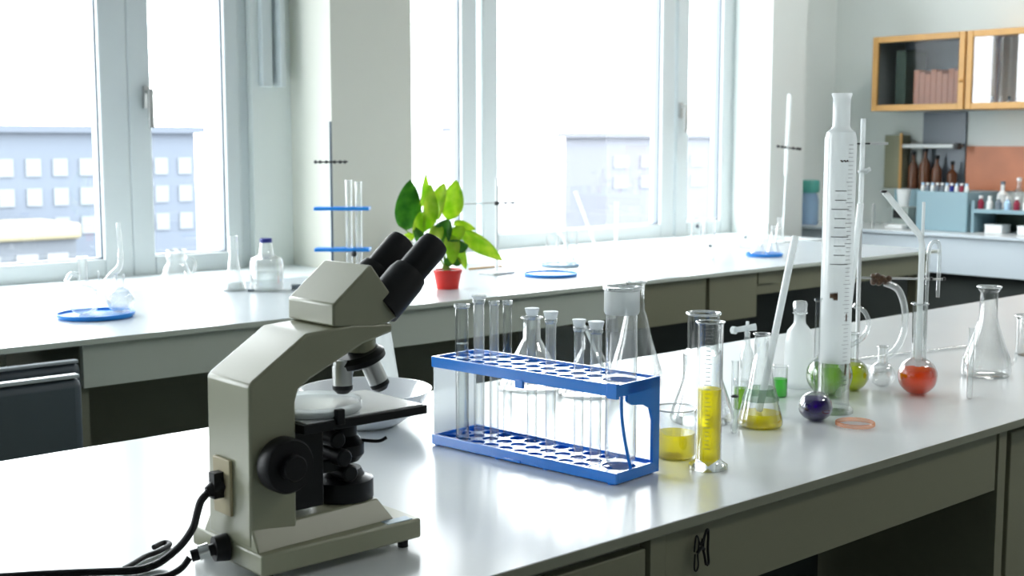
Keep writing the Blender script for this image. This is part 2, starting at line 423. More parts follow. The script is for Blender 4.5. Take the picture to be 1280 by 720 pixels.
# arm
bm = new()
prism(bm, [(.655, .925), (.657, 1.099), (.662, 1.104), (.728, 1.147), (.79, 1.151), (.842, 1.147), (.842, 1.138), (.80, 1.128), (.765, 1.112), (.733, 1.098), (.717, 1.088), (.713, 1.075), (.711, .925)], YN, YF)
arm = mobj('arm', bm, 'cream', None, .003)
mobj('socket_plate', B((.6515, .6555, 1.186, 1.222, .953, 1.014)), 'plate', arm, .001)
bm = new()
prism(bm, [(.762, 1.151), (.762, 1.175), (.813, 1.216), (.857, 1.159), (.838, 1.149), (.815, 1.146)], YN, YF + .002)
head = mobj('head', bm, 'cream', None, .0025)
bm = new(); lathe(bm, [(0, 0), (.036, 0), (.036, .006), (0, .006)], 32, (.805, YM, 1.1455)); mobj('head_collar', bm, 'black', head)
# eyepieces
AX = Vector((.75, 0, .655)).normalized()
for yy, shift in ((1.1675, -.014), (1.229, -.016)):
    p0 = Vector((.848, yy, 1.173)) + AX * shift
    m4, _ = axis(p0, p0 + AX)
    bm = new(); lathe(bm, [(0, 0), (.0228, 0), (.0228, .047), (.0210, .056), (0, .056)], 36, mtx=m4)
    e = mobj('eyepiece', bm, 'rubber', None)
    bm = new(); lathe(bm, [(0, .0555), (.0170, .0555), (.0176, .058), (.0178, .098), (.0162, .1055), (.0125, .1075), (.0115, .1055), (0, .105)], 36, mtx=m4)
    mobj('eyecup', bm, 'rubber', e)
# nosepiece and objectives
bm = new(); lathe(bm, [(0, 0), (.0165, 0), (.0185, .03), (0, .03)], 32, (.829, YM, 1.112)); nose = mobj('nosepiece', bm, M['plate'] if False else 'cream', None)
tilt = Vector((-.33, 0, 1)).normalized()
c0 = Vector((.824, YM, 1.113))
m4, _ = axis(c0 - tilt * .016, c0)
bm = new(); lathe(bm, [(0, 0), (.022, 0), (.030, .004), (.030, .010), (.024, .015), (0, .016)], 36, mtx=m4); mobj('turret', bm, 'black', nose)
def objective(p, d, Ln, r):
    d = Vector(d).normalized(); m4, _ = axis(p, Vector(p) + d)
    bm = new(); lathe(bm, [(0, -.004), (r * .9, -.004), (r * .9, .003), (r, .003), (r, Ln * .72), (0, Ln * .72)], 28, mtx=m4)
    o = mobj('objective', bm, 'steel', None)
    bm = new(); lathe(bm, [(0, Ln * .72), (r * 1.02, Ln * .72), (r * .98, Ln * .86), (r * .55, Ln), (0, Ln)], 28, mtx=m4); mobj('lens_tip', bm, 'black', o)
objective((.803, YM, 1.100), (-.03, -.05, -1), .034, .0115)
objective((.836, YM - .006, 1.100), (.40, -.18, -1), .037, .0115)
objective((.822, YM + .016, 1.102), (.12, .5, -1), .028, .009)
# stage
stage = mobj('stage', B((.716, .882, 1.140, 1.262, 1.040, 1.050)), 'black', None, .001)
mobj('stage_reflection', B((.722, .878, 1.144, 1.258, 1.0502, 1.0512)), 'porcelain', stage)  # white plate painted for the window reflected in the black stage top
pd = thing('petri_dish', 'round white petri dish lying on the microscope stage', 'dish', ((.765) * MS, 1.196 * MS, .9 + .1512 * MS + .0099 + .0012))
obj('dish', L([(0, 0), (.050, 0), (.052, .002), (.052, .011), (.0505, .011), (.050, .003), (0, .003)], 48), 'frost', pd)
obj('contents', L([(0, .0032), (.0495, .0032), (.0495, .007), (0, .007)], 48), 'porcelain', pd)
bm = new(); box(bm, .757, .767, 1.137, 1.150, 1.045, 1.062); mobj('slide_clip', bm, 'black', stage, .001)
# sub stage
bm = new(); lathe(bm, [(0, 0), (.02, 0), (.026, .008), (.026, .02), (.018, .03), (.018, .05), (0, .05)], 32, (.80, YM, .989)); cd = mobj('condenser', bm, 'black', None)
bm = new(); tube(bm, [(.815, 1.185, 1.012), (.833, 1.17, 1.010), (.842, 1.165, 1.014)], .002, 8); mobj('diaphragm_lever', bm, 'black', cd)
bm = new(); lathe(bm, [(0, 0), (.036, 0), (.036, .022), (.026, .026), (.022, .034), (0, .034)], 32, (.80, YM, .9465)); mobj('illuminator', bm, 'black', None)
bm = new(); box(bm, .7115, .752, 1.158, 1.23, .953, 1.040); box(bm, .752, .79, 1.168, 1.20, .985, 1.0); mobj('focus_block', bm, 'black', None, .002)
bm = new()
for q in ((.775, 1.15, 1.003), (.788, 1.158, .982), (.772, 1.158, 1.022)): 
    rod(bm, q, (q[0], 1.20, q[2]), .010, bev=.002)
mobj('centring_knob', bm, 'black', cd)
bm = new(); m4, _ = axis((.690, 1.150, 1.013), (.690, 1.10, 1.013))
lathe(bm, [(0, 0), (.022, 0), (.022, .004), (.0285, .004), (.0295, .006), (.0295, .022), (.0275, .025), (0, .025)], 40, mtx=m4); k1 = mobj('focus_knob', bm, 'rubber', None)
bm = new(); m4, _ = axis((.690, 1.126, 1.013), (.690, 1.0, 1.013)); lathe(bm, [(0, 0), (.014, 0), (.014, .010), (.0125, .012), (0, .012)], 32, mtx=m4)
mobj('fine_focus_knob', bm, 'rubber', k1)
# plug and socket on the back
bm = new(); rod(bm, (.6515, 1.204, .987), (.636, 1.206, .979), .010, .006); box(bm, .640, .652, 1.198, 1.210, .972, 1.0)
mobj('plug', bm, 'rubber', None)
bm = new(); rod(bm, (.6545, 1.200, .9165), (.640, 1.203, .9165), .0150, .0135, 24); rod(bm, (.641, 1.203, .9165), (.618, 1.212, .911), .0065)
mobj('fuse_holder', bm, 'rubber', None)
bm = new(); rod(bm, (.636, 1.206, .9155), (.626, 1.210, .913), .0085, .008, 24); mobj('metal_ring', bm, 'metal', None)
# cables lie on the bench
def cable(name, pts, r, label):
    bm = new(); tube(bm, pts, r, 10, 8); return tag(obj(name, bm, 'rubber'), label, 'cable')
cable('power_cable', [(.6225, 1.1795, .9865), (.616, 1.183, .978), (.617, 1.194, .962), (.619, 1.208, .943), (.611, 1.219, .924), (.596, 1.229, .9085), (.579, 1.227, .9048), (.558, 1.228, .9048), (.515, 1.258, .9048), (.475, 1.284, .9048), (.42, 1.315, .9048)], .0042, 'black power cable curving down from the plug on the microscope arm')
cable('power_cable', [(.556, 1.242, .9036), (.572, 1.252, .9036), (.590, 1.264, .9036), (.612, 1.272, .9036), (.630, 1.286, .9036), (.628, 1.296, .9036), (.612, 1.288, .9036)], .0030, 'thinner black cable looping up behind the rear of the microscope')
cable('power_cable', [(.603, 1.186, .9195), (.594, 1.187, .910), (.580, 1.190, .9042), (.566, 1.192, .9042), (.555, 1.188, .9042)], .0036, 'short black cable dropping from the round socket at the microscope base')

# ------------------------------------------------------------ white bowl and flask behind the microscope
t = thing('porcelain_bowl', 'wide white bowl behind the microscope stage on the near bench', 'bowl', (1.155, 1.655, .9 + E1))
obj('bowl', L([(0, 0), (.05, 0), (.06, .006), (.09, .028), (.104, .056), (.107, .058), (.104, .058), (.086, .032), (.05, .012), (0, .010)], 48), 'porcelain', t)

# ------------------------------------------------------------ glass vessels
def vessel(name, label, cat, loc, prof, m='glass', liq=None, lm=None, rim=None, n=36, group=None, rz=0):
    """shell profile from the base centre up; liquid profile a little inside"""
    t = thing(name, label, cat, (loc[0], loc[1], (loc[2] if len(loc) > 2 else .9) + E1), rz, group)
    obj('glass_body', L(prof, n), m, t)
    if liq: obj('liquid', L(liq, n), lm, t)
    if rim:
        r, z, tk = rim
        bm = new(); lathe(bm, [(r + tk * math.cos(a), z + tk * math.sin(a)) for a in [2 * PI * k / 8 for k in range(9)]], n); obj('rim', bm, 'rim', t)
    return t
def erl(h, R, rn, neck=.30, lip=1.18):
    zs = h * (1 - neck)
    return [(0, 0), (R * .9, 0), (R * .985, h * .02), (R, h * .05), (R * .96, h * .10), (R * .62, h * .10 + (zs - h * .10) * .50), (rn * 1.25, zs - h * .05), (rn, zs), (rn, h * .96), (rn * lip, h * .985), (rn * lip, h)]
def cut(prof, z, shrink=.001):
    """the part of a profile below z, shrunk inwards: the liquid inside"""
    out = []
    for (r0, z0), (r1, z1) in zip(prof, prof[1:]):
        out.append((max(0, r0 - shrink), z0 + shrink if z0 < shrink else z0))
        if z1 > z:
            f = (z - z0) / (z1 - z0) if z1 != z0 else 0
            out.append((max(0, r0 + (r1 - r0) * f - shrink), z)); break
    out.append((0, z)); out[0] = (0, shrink)
    return out
def roundflask(h, R, rn, zc=None, lip=1.15, flat=.35):
    zc = zc or R * .95; p = [(0, 0)]
    a0 = -PI / 2 + flat; a1 = math.acos(rn / R)
    k = zc / (-math.sin(a0) * R)
    for i in range(13):
        a = a0 + (a1 - a0) * i / 12
        p.append((R * math.cos(a), zc + (R * math.sin(a)) * (k if a < 0 else 1)))
    p += [(rn, p[-1][1] + .006), (rn, h * .97), (rn * lip, h * .985), (rn * lip, h)]
    return p
def cyl(h, r, rb=None, foot=0, lip=1.1):
    if foot: return [(0, 0), (foot, 0), (foot, .005), (r * 1.1, .010), (r, .014), (r, h * .975), (r * lip, h)]
    return [(0, 0), (r * .9, 0), (r, r * .15), (r, h * .975), (r * lip, h)]
def tubeprof(h, r, lip=1.12):
    return [(0, 0), (r * .5, r * .14), (r * .87, r * .5), (r, r), (r, h * .985), (r * lip, h * .99), (r * lip, h)]
def ticks(par, r, z0, z1, n, ang0, dz=.0009, w=.35, m='print', name='graduation_scale', longer=5):
    bm = new()
    for i in range(n):
        z = z0 + (z1 - z0) * i / max(1, n - 1); ww = w * (1.6 if i % longer == 0 else 1)
        k = 4; a = [ang0 + ww * (j / k - .5) for j in range(k + 1)]
        lo = [bm.verts.new((r * math.cos(q), r * math.sin(q), z)) for q in a]; hi = [bm.verts.new((r * math.cos(q), r * math.sin(q), z + dz)) for q in a]
        for j in range(k): bm.faces.new((lo[j], lo[j + 1], hi[j + 1], hi[j]))
    return obj(name, bm, m, par)
TOCAM = math.atan2(-.748, -.664)

p = erl(.142, .05, .014)
vessel('conical_flask', 'milky white conical flask behind the microscope objectives', 'flask', (1.268, 1.766), [(0, 0), (.03, 0), (.032, .01), (.028, .05), (.0205, .10), (.013, .15), (.013, .175), (.015, .178)], 'frost', rim=(.015, .177, .0012))

# three clear conical flasks behind the rack
p = erl(.133, .062, .016)
vessel('conical_flask', 'clear conical flask behind the middle of the blue rack, left of two', 'flask', (1.558, 1.70), p, 'glass_w', rim=(.019, .131, .0015))
p = erl(.122, .06, .016)
vessel('conical_flask', 'clear conical flask behind the right half of the blue rack', 'flask', (1.595, 1.585), p, 'glass', rim=(.019, .120, .0015))
p = erl(.187, .052, .017)
vessel('conical_flask', 'tall clear conical flask just behind the right end of the blue rack', 'flask', (1.782, 1.65), p, 'glass', rim=(.020, .185, .0016))

# ------------------------------------------------------------ blue rack with test tubes
RA = math.atan2(-.994, .110)
RO = Vector((1.149, 1.475, .9))
rack = thing('test_tube_rack', 'blue plastic test tube rack with two shelves on the near bench', 'rack', RO, RA)
RL, RW = .346, .097
def plate(z, th, holes, cells):
    """plate of square cells, each with a round hole (through walls included)"""
    bm = new(); n = 20
    for (u0, u1, v0, v1, r) in cells:
        cu, cv = (u0 + u1) / 2, (v0 + v1) / 2; hu, hv = (u1 - u0) / 2, (v1 - v0) / 2
        for zz, flip in ((z, 1), (z + th, 0)):
            I = []; O = []
            for k in range(n):
                a = 2 * PI * k / n + PI / n; c, s = math.cos(a), math.sin(a)
                I.append(bm.verts.new((cu + r * c, cv + r * s, zz)))
                q = min(hu / abs(c) if abs(c) > 1e-6 else 9, hv / abs(s) if abs(s) > 1e-6 else 9)
                O.append(bm.verts.new((cu + q * c, cv + q * s, zz)))
            for k in range(n): bm.faces.new((I[k], O[k], O[(k + 1) % n], I[(k + 1) % n]))
            if flip: I0 = I
            else:
                for k in range(n): bm.faces.new((I0[k], I[k], I[(k + 1) % n], I0[(k + 1) % n]))
    return bm
cells = [(.005 + .028 * k, .005 + .028 * (k + 1), .005 + .029 * j, .005 + .029 * (j + 1), .0118) for k in range(10) for j in range(3)]
cells.append((.287, .341, .005, .092, .0235))
def shelf(name, z0, z1):
    s = obj(name, B((0, RL, 0, .005, z0, z1), (0, RL, RW - .005, RW, z0, z1), (0, .005, .005, RW - .005, z0, z1), (RL - .005, RL, .005, RW - .005, z0, z1)), 'blue', rack, .0008)
    return s
bs = shelf('lower_shelf', .002, .0165)
obj('perforated_plate', plate(.010, .003, None, cells), 'blue', bs)
obj('floor_plate', B((.004, RL - .004, .004, RW - .004, .004, .006)), 'blue', bs)
ts = shelf('upper_shelf', .1185, .1345)
obj('perforated_plate', plate(.129, .003, None, cells), 'blue', ts)
for u in (.008, .13, .22, RL - .012):
    for v in (.006, RW - .006):
        bm = new(); rod(bm, (u, v, 0), (u, v, .0035), .005); obj('foot', bm, 'blue', rack)
for u in (.168,):
    obj('clip_tab', B((u, u + .014, -.001, .004, .109, .121)), 'blue', rack, .0008)
    obj('clip_tab', B((u - .02, u + .01, -.0015, .004, .002, .006)), 'blue', rack, .0008)
obj('corner_tab', B((RL - .016, RL + .001, -.0015, .005, .116, .1365)), 'blue', rack, .0008)
# right end support: arch with gusset
bm = new()
prof = [(.082, .006), (RW, .006), (RW, .1335), (.024, .1335), (.024, .110), (.033, .104), (.060, .100), (.076, .092), (.082, .075)]
a = [bm.verts.new((RL - .005, v, z)) for v, z in prof]; b = [bm.verts.new((RL, v, z)) for v, z in prof]
bm.faces.new(a); bm.faces.new(b[::-1])
for k in range(len(prof)): bm.faces.new((a[k], b[k], b[(k + 1) % len(prof)], a[(k + 1) % len(prof)]))
obj('end_support', bm, 'blue', rack, .0008)
bm = new(); tube(bm, [(RL - .006, .018, .120), (RL - .006, .020, .085), (RL - .006, .030, .045), (RL - .006, .042, .012)], .0022, 8); obj('end_strut', bm, 'blue', rack)
o = obj('left_end_support', B((0.0005, .003, .004, RW - .004, .013, .121)), 'frost', rack); o['label'] = 'translucent pale end panel'
RM = Matrix.Translation(RO) @ Matrix.Rotation(RA, 4, 'Z')
def ttube(k, j, h, r, label, stop=None, m='glass_w', liq=None, u=None, v=None):
    q = RM @ Vector((u if u is not None else .019 + .028 * k, v if v is not None else .0195 + .029 * j, .0065))
    t = thing('test_tube', label, 'test tube', q, 0, None)
    obj('glass_body', L(tubeprof(h, r), 24), m, t)
    obj('rim', L([(r * 1.02, h - .006), (r * 1.2, h - .004), (r * 1.2, h), (r, h + .0005), (r * .9, h - .002)], 24), 'rim', t)
    if liq: obj('liquid', L([(0, .001), (r * .8, r * .6), (r * .9, r), (r * .9, liq), (0, liq)], 24), 'glass', t)
    if stop:
        obj('stopper', L([(0, h - stop * .45), (r * .86, h - stop * .45), (r * .95, h), (r * 1.12, h + .0015), (r * 1.42, h + stop * .75), (r * 1.35, h + stop * .8), (0, h + stop * .8)], 24), 'stopper', t)
    return t
def tt(k, j, du, dv, *a, **kw): return ttube(k, j, *a, u=.019 + .028 * k + du, v=.0195 + .029 * j + dv, **kw)
tt(1, 0, -.001, -.001, .208, .0098, 'wide clear test tube at the left end of the blue rack', m='glass', liq=.15)
tt(1, 1, .003, .002, .212, .0080, 'milky test tube second from the left in the blue rack', stop=.008)
tt(2, 1, .004, .004, .212, .0068, 'slim test tube third from the left in the blue rack', m='glass_w')
tt(2, 2, .004, .004, .210, .0066, 'slim test tube fourth from the left in the blue rack', m='glass')
tt(4, 2, 0, 0, .193, .0075, 'left of the white-stoppered tubes in the blue rack, before a flask', stop=.014, m='glass')
tt(6, 1, .003, .002, .196, .0075, 'white-stoppered test tube in the middle of the blue rack beside a leaning rod', stop=.014)
tt(8, 1, 0, 0, .190, .0068, 'narrow white-stoppered tube, second from right of the stoppered ones in the rack', stop=.014)
tt(9, 1, .002, 0, .190, .0080, 'rightmost white-stoppered test tube in the blue rack', stop=.014)
t = ttube(0, 0, .252, .0215, 'widest tall glass tube at the right end of the blue rack', m='glass_w', u=.3155, v=.0495)
obj('ground_neck', L([(.0222, .215), (.024, .218), (.024, .246), (.0235, .2515)], 28), 'stopper', t)
# rods leaning inside the rack
def lean(name, label, p0, p1, r, m='glass_w', cat='glass rod'):
    bm = new(); rod(bm, p0, p1, r, n=14, bev=r * .4); return tag(obj(name, bm, m), label, cat)
lean('glass_rod', 'thin glass rod leaning left out of the flask behind the middle of the blue rack', (1.628, 1.555, .903), (1.583, 1.596, 1.035), .0032, 'frost')

# ------------------------------------------------------------ right of the rack
p = erl(.178, .052, .0255, neck=.32, lip=1.0)
t = vessel('conical_flask', 'wide-necked clear flask behind the yellow graduated cylinder', 'flask', (1.575, 1.31), p, 'glass', rim=(.0265, .1765, .0022))
ticks(t, .0262, .128, .160, 7, TOCAM + .2, w=.5)
p = cyl(.205, .0178, foot=.027)
t = vessel('graduated_cylinder', 'graduated cylinder half full of yellow liquid beside the blue rack', 'cylinder', (1.352, 1.112), p, 'glass', cut(p, .112, .0014)[0:1] + [(.0162, .0142), (.0162, .112), (0, .112)], 'yellow', rim=(.0192, .2045, .0012), n=28)
ticks(t, .0181, .03, .19, 28, TOCAM - .3)
p = cyl(.072, .029)
vessel('beaker', 'low beaker of yellow liquid against the right end of the blue rack', 'beaker', (1.366, 1.185), p, 'glass', cut(p, .036, .0012), 'yellow', rim=(.031, .071, .0012))
t = vessel('glass_tube', 'slim upright clear tube with a dark ring between cylinder and flask', 'tube', (1.542, 1.218), tubeprof(.115, .0055), 'glass')
obj('ring', L([(.0056, .058), (.0062, .0585), (.0062, .0605), (.0056, .061)], 16), 'darkmetal', t)
p = erl(.150, .036, .011, neck=.25)
t = vessel('conical_flask', 'conical flask with a little yellow liquid and a thick glass rod in it', 'flask', (1.62, 1.228), p, 'glass', cut(p, .022, .0012), 'yellow', rim=(.013, .148, .0013))
obj('green_band', L([(.0292, .042), (.0262, .052), (.0232, .062)], 36), thin_glass('green_tint', milk=.5, milkcol=(.10, .35, .12)), t)  # translucent green band around the flask wall
lean('glass_rod', 'thick white glass rod standing slanted out of the yellow-bottomed conical flask', (1.618, 1.229, .924), (1.656, 1.195, 1.205), .0058, 'frost')
p = cyl(.055, .014)
vessel('beaker', 'tiny beaker of bright green liquid behind the yellow-bottomed flask', 'beaker', (1.838, 1.352), p, 'glass', cut(p, .032, .001), 'brightgreen')
p = cyl(.05, .013)
vessel('beaker', 'small beaker of green liquid left of the yellow-bottomed flask', 'beaker', (1.70, 1.33), p, 'glass', cut(p, .036, .001), 'green')
p = [(0, 0), (.024, 0), (.026, .004), (.026, .085), (.022, .105), (.0115, .118), (.0105, .125), (.0105, .135), (.014, .138)]
t = vessel('reagent_bottle', 'frosted white reagent bottle with glass stopper left of the tall cylinder', 'bottle', (1.935, 1.382), p, 'frost')
obj('stopper', L([(0, .13), (.009, .13), (.010, .139), (.0125, .141), (.0135, .155), (.011, .160), (0, .1605)], 24), 'rim', t)
p = [(0, 0), (.011, 0), (.012, .003), (.012, .07), (.006, .085), (.005, .105), (.006, .108)]
t = vessel('dropping_bottle', 'small glass bottle topped by a sideways stopcock, behind the yellow-bottomed flask', 'bottle', (1.83, 1.42), p, 'glass_w')
bm = new(); rod(bm, (-.018, .016, .112), (.012, -.010, .118), .0045, .0065); rod(bm, (0, 0, .100), (0, 0, .128), .004, .003); lathe(bm, [(0, -.004), (.007, -.004), (.007, .004), (0, .004)], 16, mtx=Matrix.Translation((-.018, .016, .112)) @ Matrix.Rotation(PI / 2, 4, 'X')); obj('stopcock', bm, 'stopper', t)

# tall graduated column
p = [(0, 0), (.033, 0), (.033, .006), (.0265, .012), (.0258, .02), (.0258, .455), (.023, .466), (.0165, .471), (.0140, .476), (.0140, .520), (.0165, .527), (.0163, .529)]
t = thing('graduated_column', 'tallest frosted graduated glass cylinder with a narrow neck', 'cylinder', (1.797, 1.212, .9 + E1))
obj('glass_body', L(p[:5] + [(.0258, .085)], 40), 'glass', t)
obj('frosted_column', L([(.0258, .085)] + p[5:], 40), 'column', t)
ticks(t, .0262, .05, .445, 60, TOCAM + .45, w=.35)
ticks(t, .0262, .25, .37, 9, TOCAM - .15, w=.7, dz=.0016, name='printed_text', longer=3)
bm = new()
for (da, z, ww, hh) in ((-.3, .190, .28, .016), (-.55, .193, .22, .012), (.45, .155, .12, .016), (.0, .418, .5, .003), (.5, .065, .12, .022)):
    k = 5; a = [TOCAM + da + ww * (j / k - .5) for j in range(k + 1)]
    lo = [bm.verts.new((.0264 * math.cos(x), .0264 * math.sin(x), z + .003 * (j % 2))) for j, x in enumerate(a)]; hi = [bm.verts.new((.0264 * math.cos(x), .0264 * math.sin(x), z + hh - .004 * (j % 2))) for j, x in enumerate(a)]
    for j in range(k): bm.faces.new((lo[j], lo[j + 1], hi[j + 1], hi[j]))
obj('printed_mark', bm, M['cork'], t)
p = roundflask(.20, .0275, .0045, zc=.020, lip=1.5)
t = vessel('round_flask', 'small round flask of purple liquid in front of the tall cylinder', 'flask', (1.722, 1.195), p, 'glass', cut(p, .036, .0008), 'purple')
p = roundflask(.115, .041, .014, zc=.036)
t = vessel('round_flask', 'round flask of olive green liquid behind the tall cylinder', 'flask', (1.913, 1.300), p, 'glass', cut(p, .055, .001), 'green', rim=(.0165, .114, .0013))
bm = new(); tube(bm, [(.020, -.016, .085), (.040, -.036, .100), (.050, -.045, .125), (.044, -.040, .150), (.030, -.026, .162)], .0045, 10); obj('side_arm', bm, 'glass_w', t)
p = roundflask(.105, .030, .010, zc=.028)
vessel('round_flask', 'round flask of yellow green liquid right of the tall cylinder', 'flask', (1.985, 1.300), p, 'glass', cut(p, .048, .001), 'yelgreen', rim=(.0118, .104, .0011))
bm = L([(.0295, 0), (.031, .001), (.031, .006), (.0295, .007)], 24)
tag(obj('spill_ring', bm, thin_glass('orange_ring', milk=.6, milkcol=(.9, .35, .15))), 'thin translucent orange ring on the bench beside the tall cylinder', 'ring'); bpy.data.objects['spill_ring'].location = (1.735, 1.128, .9 + E1)

# retort stand behind the tall cylinder with rods and clamps
t = thing('retort_stand', 'white retort stand right behind the tall cylinder, with two cross rods', 'retort stand', (2.153, 1.40, .9 + E1))
obj('base', B((-.05, .05, -.035, .035, 0, .008)), 'white', t, .002)
bm = new(); rod(bm, (0, 0, .008), (-.004, .0, .28), .0042); obj('pole', bm, 'white', t)
bm = new(); rod(bm, (-.004, 0, .28), (-.004, 0, .495), .0048); obj('upper_tube', bm, 'stopper', t)
R_ = Vector((.748, -.664, 0))
K = 1.11
bm = new(); rod(bm, R_ * -.040 + Vector((0, 0, .447)), R_ * .046 + Vector((0, 0, .447)), .0016); obj('cross_rod', bm, 'darkmetal', t)
bm = new(); rod(bm, R_ * .012 + Vector((0, 0, .4472)), R_ * .047 + Vector((0, 0, .4472)), .0026); obj('white_sleeve', bm, 'white', t)
bm = new(); lathe(bm, [(0, 0), (.009, 0), (.011, .005), (.005, .009), (0, .01)], 20, (0, 0, .390)); rod(bm, (0, 0, .394), R_ * .014 + Vector((0, 0, .398)), .004); obj('tap', bm, 'stopper', t)
bm = new(); rod(bm, R_ * -.040 + Vector((0, 0, .187)), R_ * .165 + Vector((0, 0, .183)), .0022); obj('clamp_rod', bm, 'steel', t)
bm = new()
for k in range(14):
    a = random.uniform(0, 6.28); q = R_ * (.042 + random.uniform(-.017, .017)) + Vector((0, 0, .183 + random.uniform(-.007, .008)))
    bmesh.ops.create_icosphere(bm, subdivisions=2, radius=random.uniform(.005, .0085), matrix=Matrix.Translation(q))
obj('clamp_boss', bm, 'cork', t)
bm = new(); 
for s in (-.040, .140, .165): bmesh.ops.create_icosphere(bm, subdivisions=2, radius=.0038, matrix=Matrix.Translation(R_ * s + Vector((0, 0, .184))))
obj('clamp_screw', bm, 'darkmetal', t)
bm = new(); tube(bm, [R_ * .050 + Vector((0, 0, .176)), R_ * .076 + Vector((0, 0, .163)), R_ * .090 + Vector((0, 0, .128)), R_ * .091 + Vector((0, 0, .082)), R_ * .078 + Vector((0, 0, .048)), R_ * .056 + Vector((0, 0, .026))], .0068, 12)
obj('condenser_tube', bm, 'glass_w', t)
lean('glass_tube', 'long slanted milky tube leaning right behind the tall cylinder', (1.900, 1.272, .9025), (1.922, 1.252, 1.246), .0058, 'frost', 'tube')
p = roundflask(.075, .024, .009, zc=.022)
vessel('round_flask', 'small empty round flask under the curved glass tube', 'flask', (2.06, 1.285), p, 'glass_w', rim=(.0105, .074, .001))

# orange flask with tubes
p = roundflask(.165, .035, .0125, zc=.032)
t = vessel('round_flask', 'round flask of orange red liquid with a long glass neck', 'flask', (2.044, 1.203), p, 'glass', cut(p, .045, .001), 'orange', rim=(.0145, .163, .0014))
tb = thing('bent_glass_tube', 'tall glass tube with a bent arm standing in the orange flask', 'tube', (2.044, 1.203, .9))
bm = new(); tube(bm, [(0, 0, .050), (0, 0, .15), (0, 0, .27), (-.003, .003, .285), (-.052, .046, .362)], [.0055] * 8, 12, sm=1); obj('tube_body', bm, 'frost', tb)
bm = new(); tube(bm, [(0, 0, .275), (.0, 0, .345)], .0028, 10, sm=0); obj('upright_arm', bm, 'frost', tb)
obj('tip', L([(0, 0), (.0058, 0), (.0058, .004), (0, .005)], 12, (-.0535, .0474, .3615)), 'darkmetal', tb)
tb = thing('u_tube', 'narrow upside-down U tube hanging on the clamp rod by the orange flask', 'tube', (2.045, 1.201, .9))
bm = new(); tube(bm, [(.0065, -.006, .06), (.0065, -.006, .20), (.008, -.007, .262), (.016, -.014, .275), (.0215, -.019, .262), (.0215, -.019, .19), (.0215, -.019, .175)], .0032, 10, 5); obj('tube_body', bm, 'glass_w', tb)

vessel('test_tube', 'lone test tube standing upright right of the orange flask', 'test tube', (2.063, 1.112), tubeprof(.127, .0056), 'glass_w', n=20)
p = [(0, 0), (.040, 0), (.045, .003), (.0465, .012), (.044, .035), (.033, .062), (.022, .095), (.017, .115), (.0165, .163), (.021, .169), (.021, .175)]
t = vessel('volumetric_flask', 'empty clear flask with flared lip near the right edge of the near bench', 'flask', (2.301, 1.208), p, 'glass', rim=(.0215, .1735, .002))
bm = new(); tube(bm, [(.036, -.032, .02), (.042, -.037, .03), (.042, -.037, .045)], .0025, 8); obj('side_nib', bm, 'glass_w', t)
vessel('glass_jar', 'clear low jar at the far right edge of the near bench', 'jar', (2.60, 1.265), cyl(.085, .032), 'glass', rim=(.035, .084, .0014))
bm = new(); rod(bm, (2.13, 1.50, .9035), (2.62, 1.40, .9035), .003); tag(obj('glass_rod', bm, 'glass_w'), 'clear glass rod lying flat at the back of the near bench', 'glass rod')

# ------------------------------------------------------------ on the window bench
def tray(x, y, R, label, h=.012, m='blue'):
    t = thing('round_tray', label, 'tray', (x, y, .9 + E1))
    obj('tray', L([(0, 0), (R * .96, 0), (R, h * .5), (R, h), (R * .97, h), (R * .95, h * .45), (0, h * .4)], 40), m, t)
    return t
tray(1.365, 3.165, .098, 'round blue tray under the flasks at the left of the window bench', m='bluel')
z1 = .9065
t = vessel('round_flask', 'left round flask standing on the round blue tray', 'flask', (1.345, 3.19, z1), roundflask(.150, .042, .012, zc=.038), 'glass_w', rim=(.0135, .149, .0014))
bm = new(); tube(bm, [(-.008, .0, .10), (-.025, .015, .105), (-.034, .025, .085)], .006, 10); obj('side_arm', bm, 'glass_w', t)
bm = new(); tube(bm, [(.024, -.02, .05), (.030, -.026, .09), (.030, -.026, .112)], .003, 10); obj('side_tube', bm, 'glass_w', t)
t = vessel('round_flask', 'right round flask with curved spout on the round blue tray', 'flask', (1.432, 3.16, z1), roundflask(.10, .036, .011, zc=.032), 'glass_w')
bm = new(); tube(bm, [(-.03, .025, .02), (-.034, .03, .06), (-.018, .016, .095), (.0, 0, .12), (.003, -.003, .16), (.0, 0, .235)], [.009, .009, .009, .008, .006, .005], 12); obj('curved_spout', bm, 'glass_w', t)
lean('glass_tube', 'bent glass tube lying across the round blue tray', (1.30, 3.115, .9135), (1.43, 3.105, .9135), .005, 'glass_w', 'tube')
p = [(0, 0), (.050, 0), (.056, .006), (.055, .016), (.036, .088), (.028, .100), (.027, .108), (.031, .116), (.031, .122), (.026, .128), (.026, .138)]
t = vessel('conical_flask', 'squat wide-necked flask in front of the left window frame', 'flask', (1.717, 3.404), p, 'glass_w', rim=(.027, .138, .0018))
bm = new(); tube(bm, [(.026, -.023, .118), (.040, -.034, .108), (.040, -.035, .085), (.034, -.029, .07)], .004, 10); obj('handle', bm, 'glass_w', t)
p = [(0, 0), (.033, 0), (.037, .006), (.034, .018), (.019, .065), (.0145, .10), (.0145, .165), (.016, .167)]
vessel('conical_flask', 'slender conical flask left of the blue-capped bottle', 'flask', (1.932, 3.456), p, 'glass_w', cut(p, .02, .0015), 'glass_w')
p = [(0, 0), (.048, 0), (.051, .004), (.051, .085), (.046, .098), (.026, .106), (.022, .112), (.0185, .145)]
t = vessel('reagent_bottle', 'square-shouldered clear bottle with a navy blue cap', 'bottle', (2.01, 3.395), p, 'glass_w', [(0, .001), (.047, .001), (.047, .055), (0, .055)], 'glass_w')
obj('cap', L([(0, .146), (.019, .146), (.019, .157), (.017, .159), (0, .159)], 24), 'navy', t)
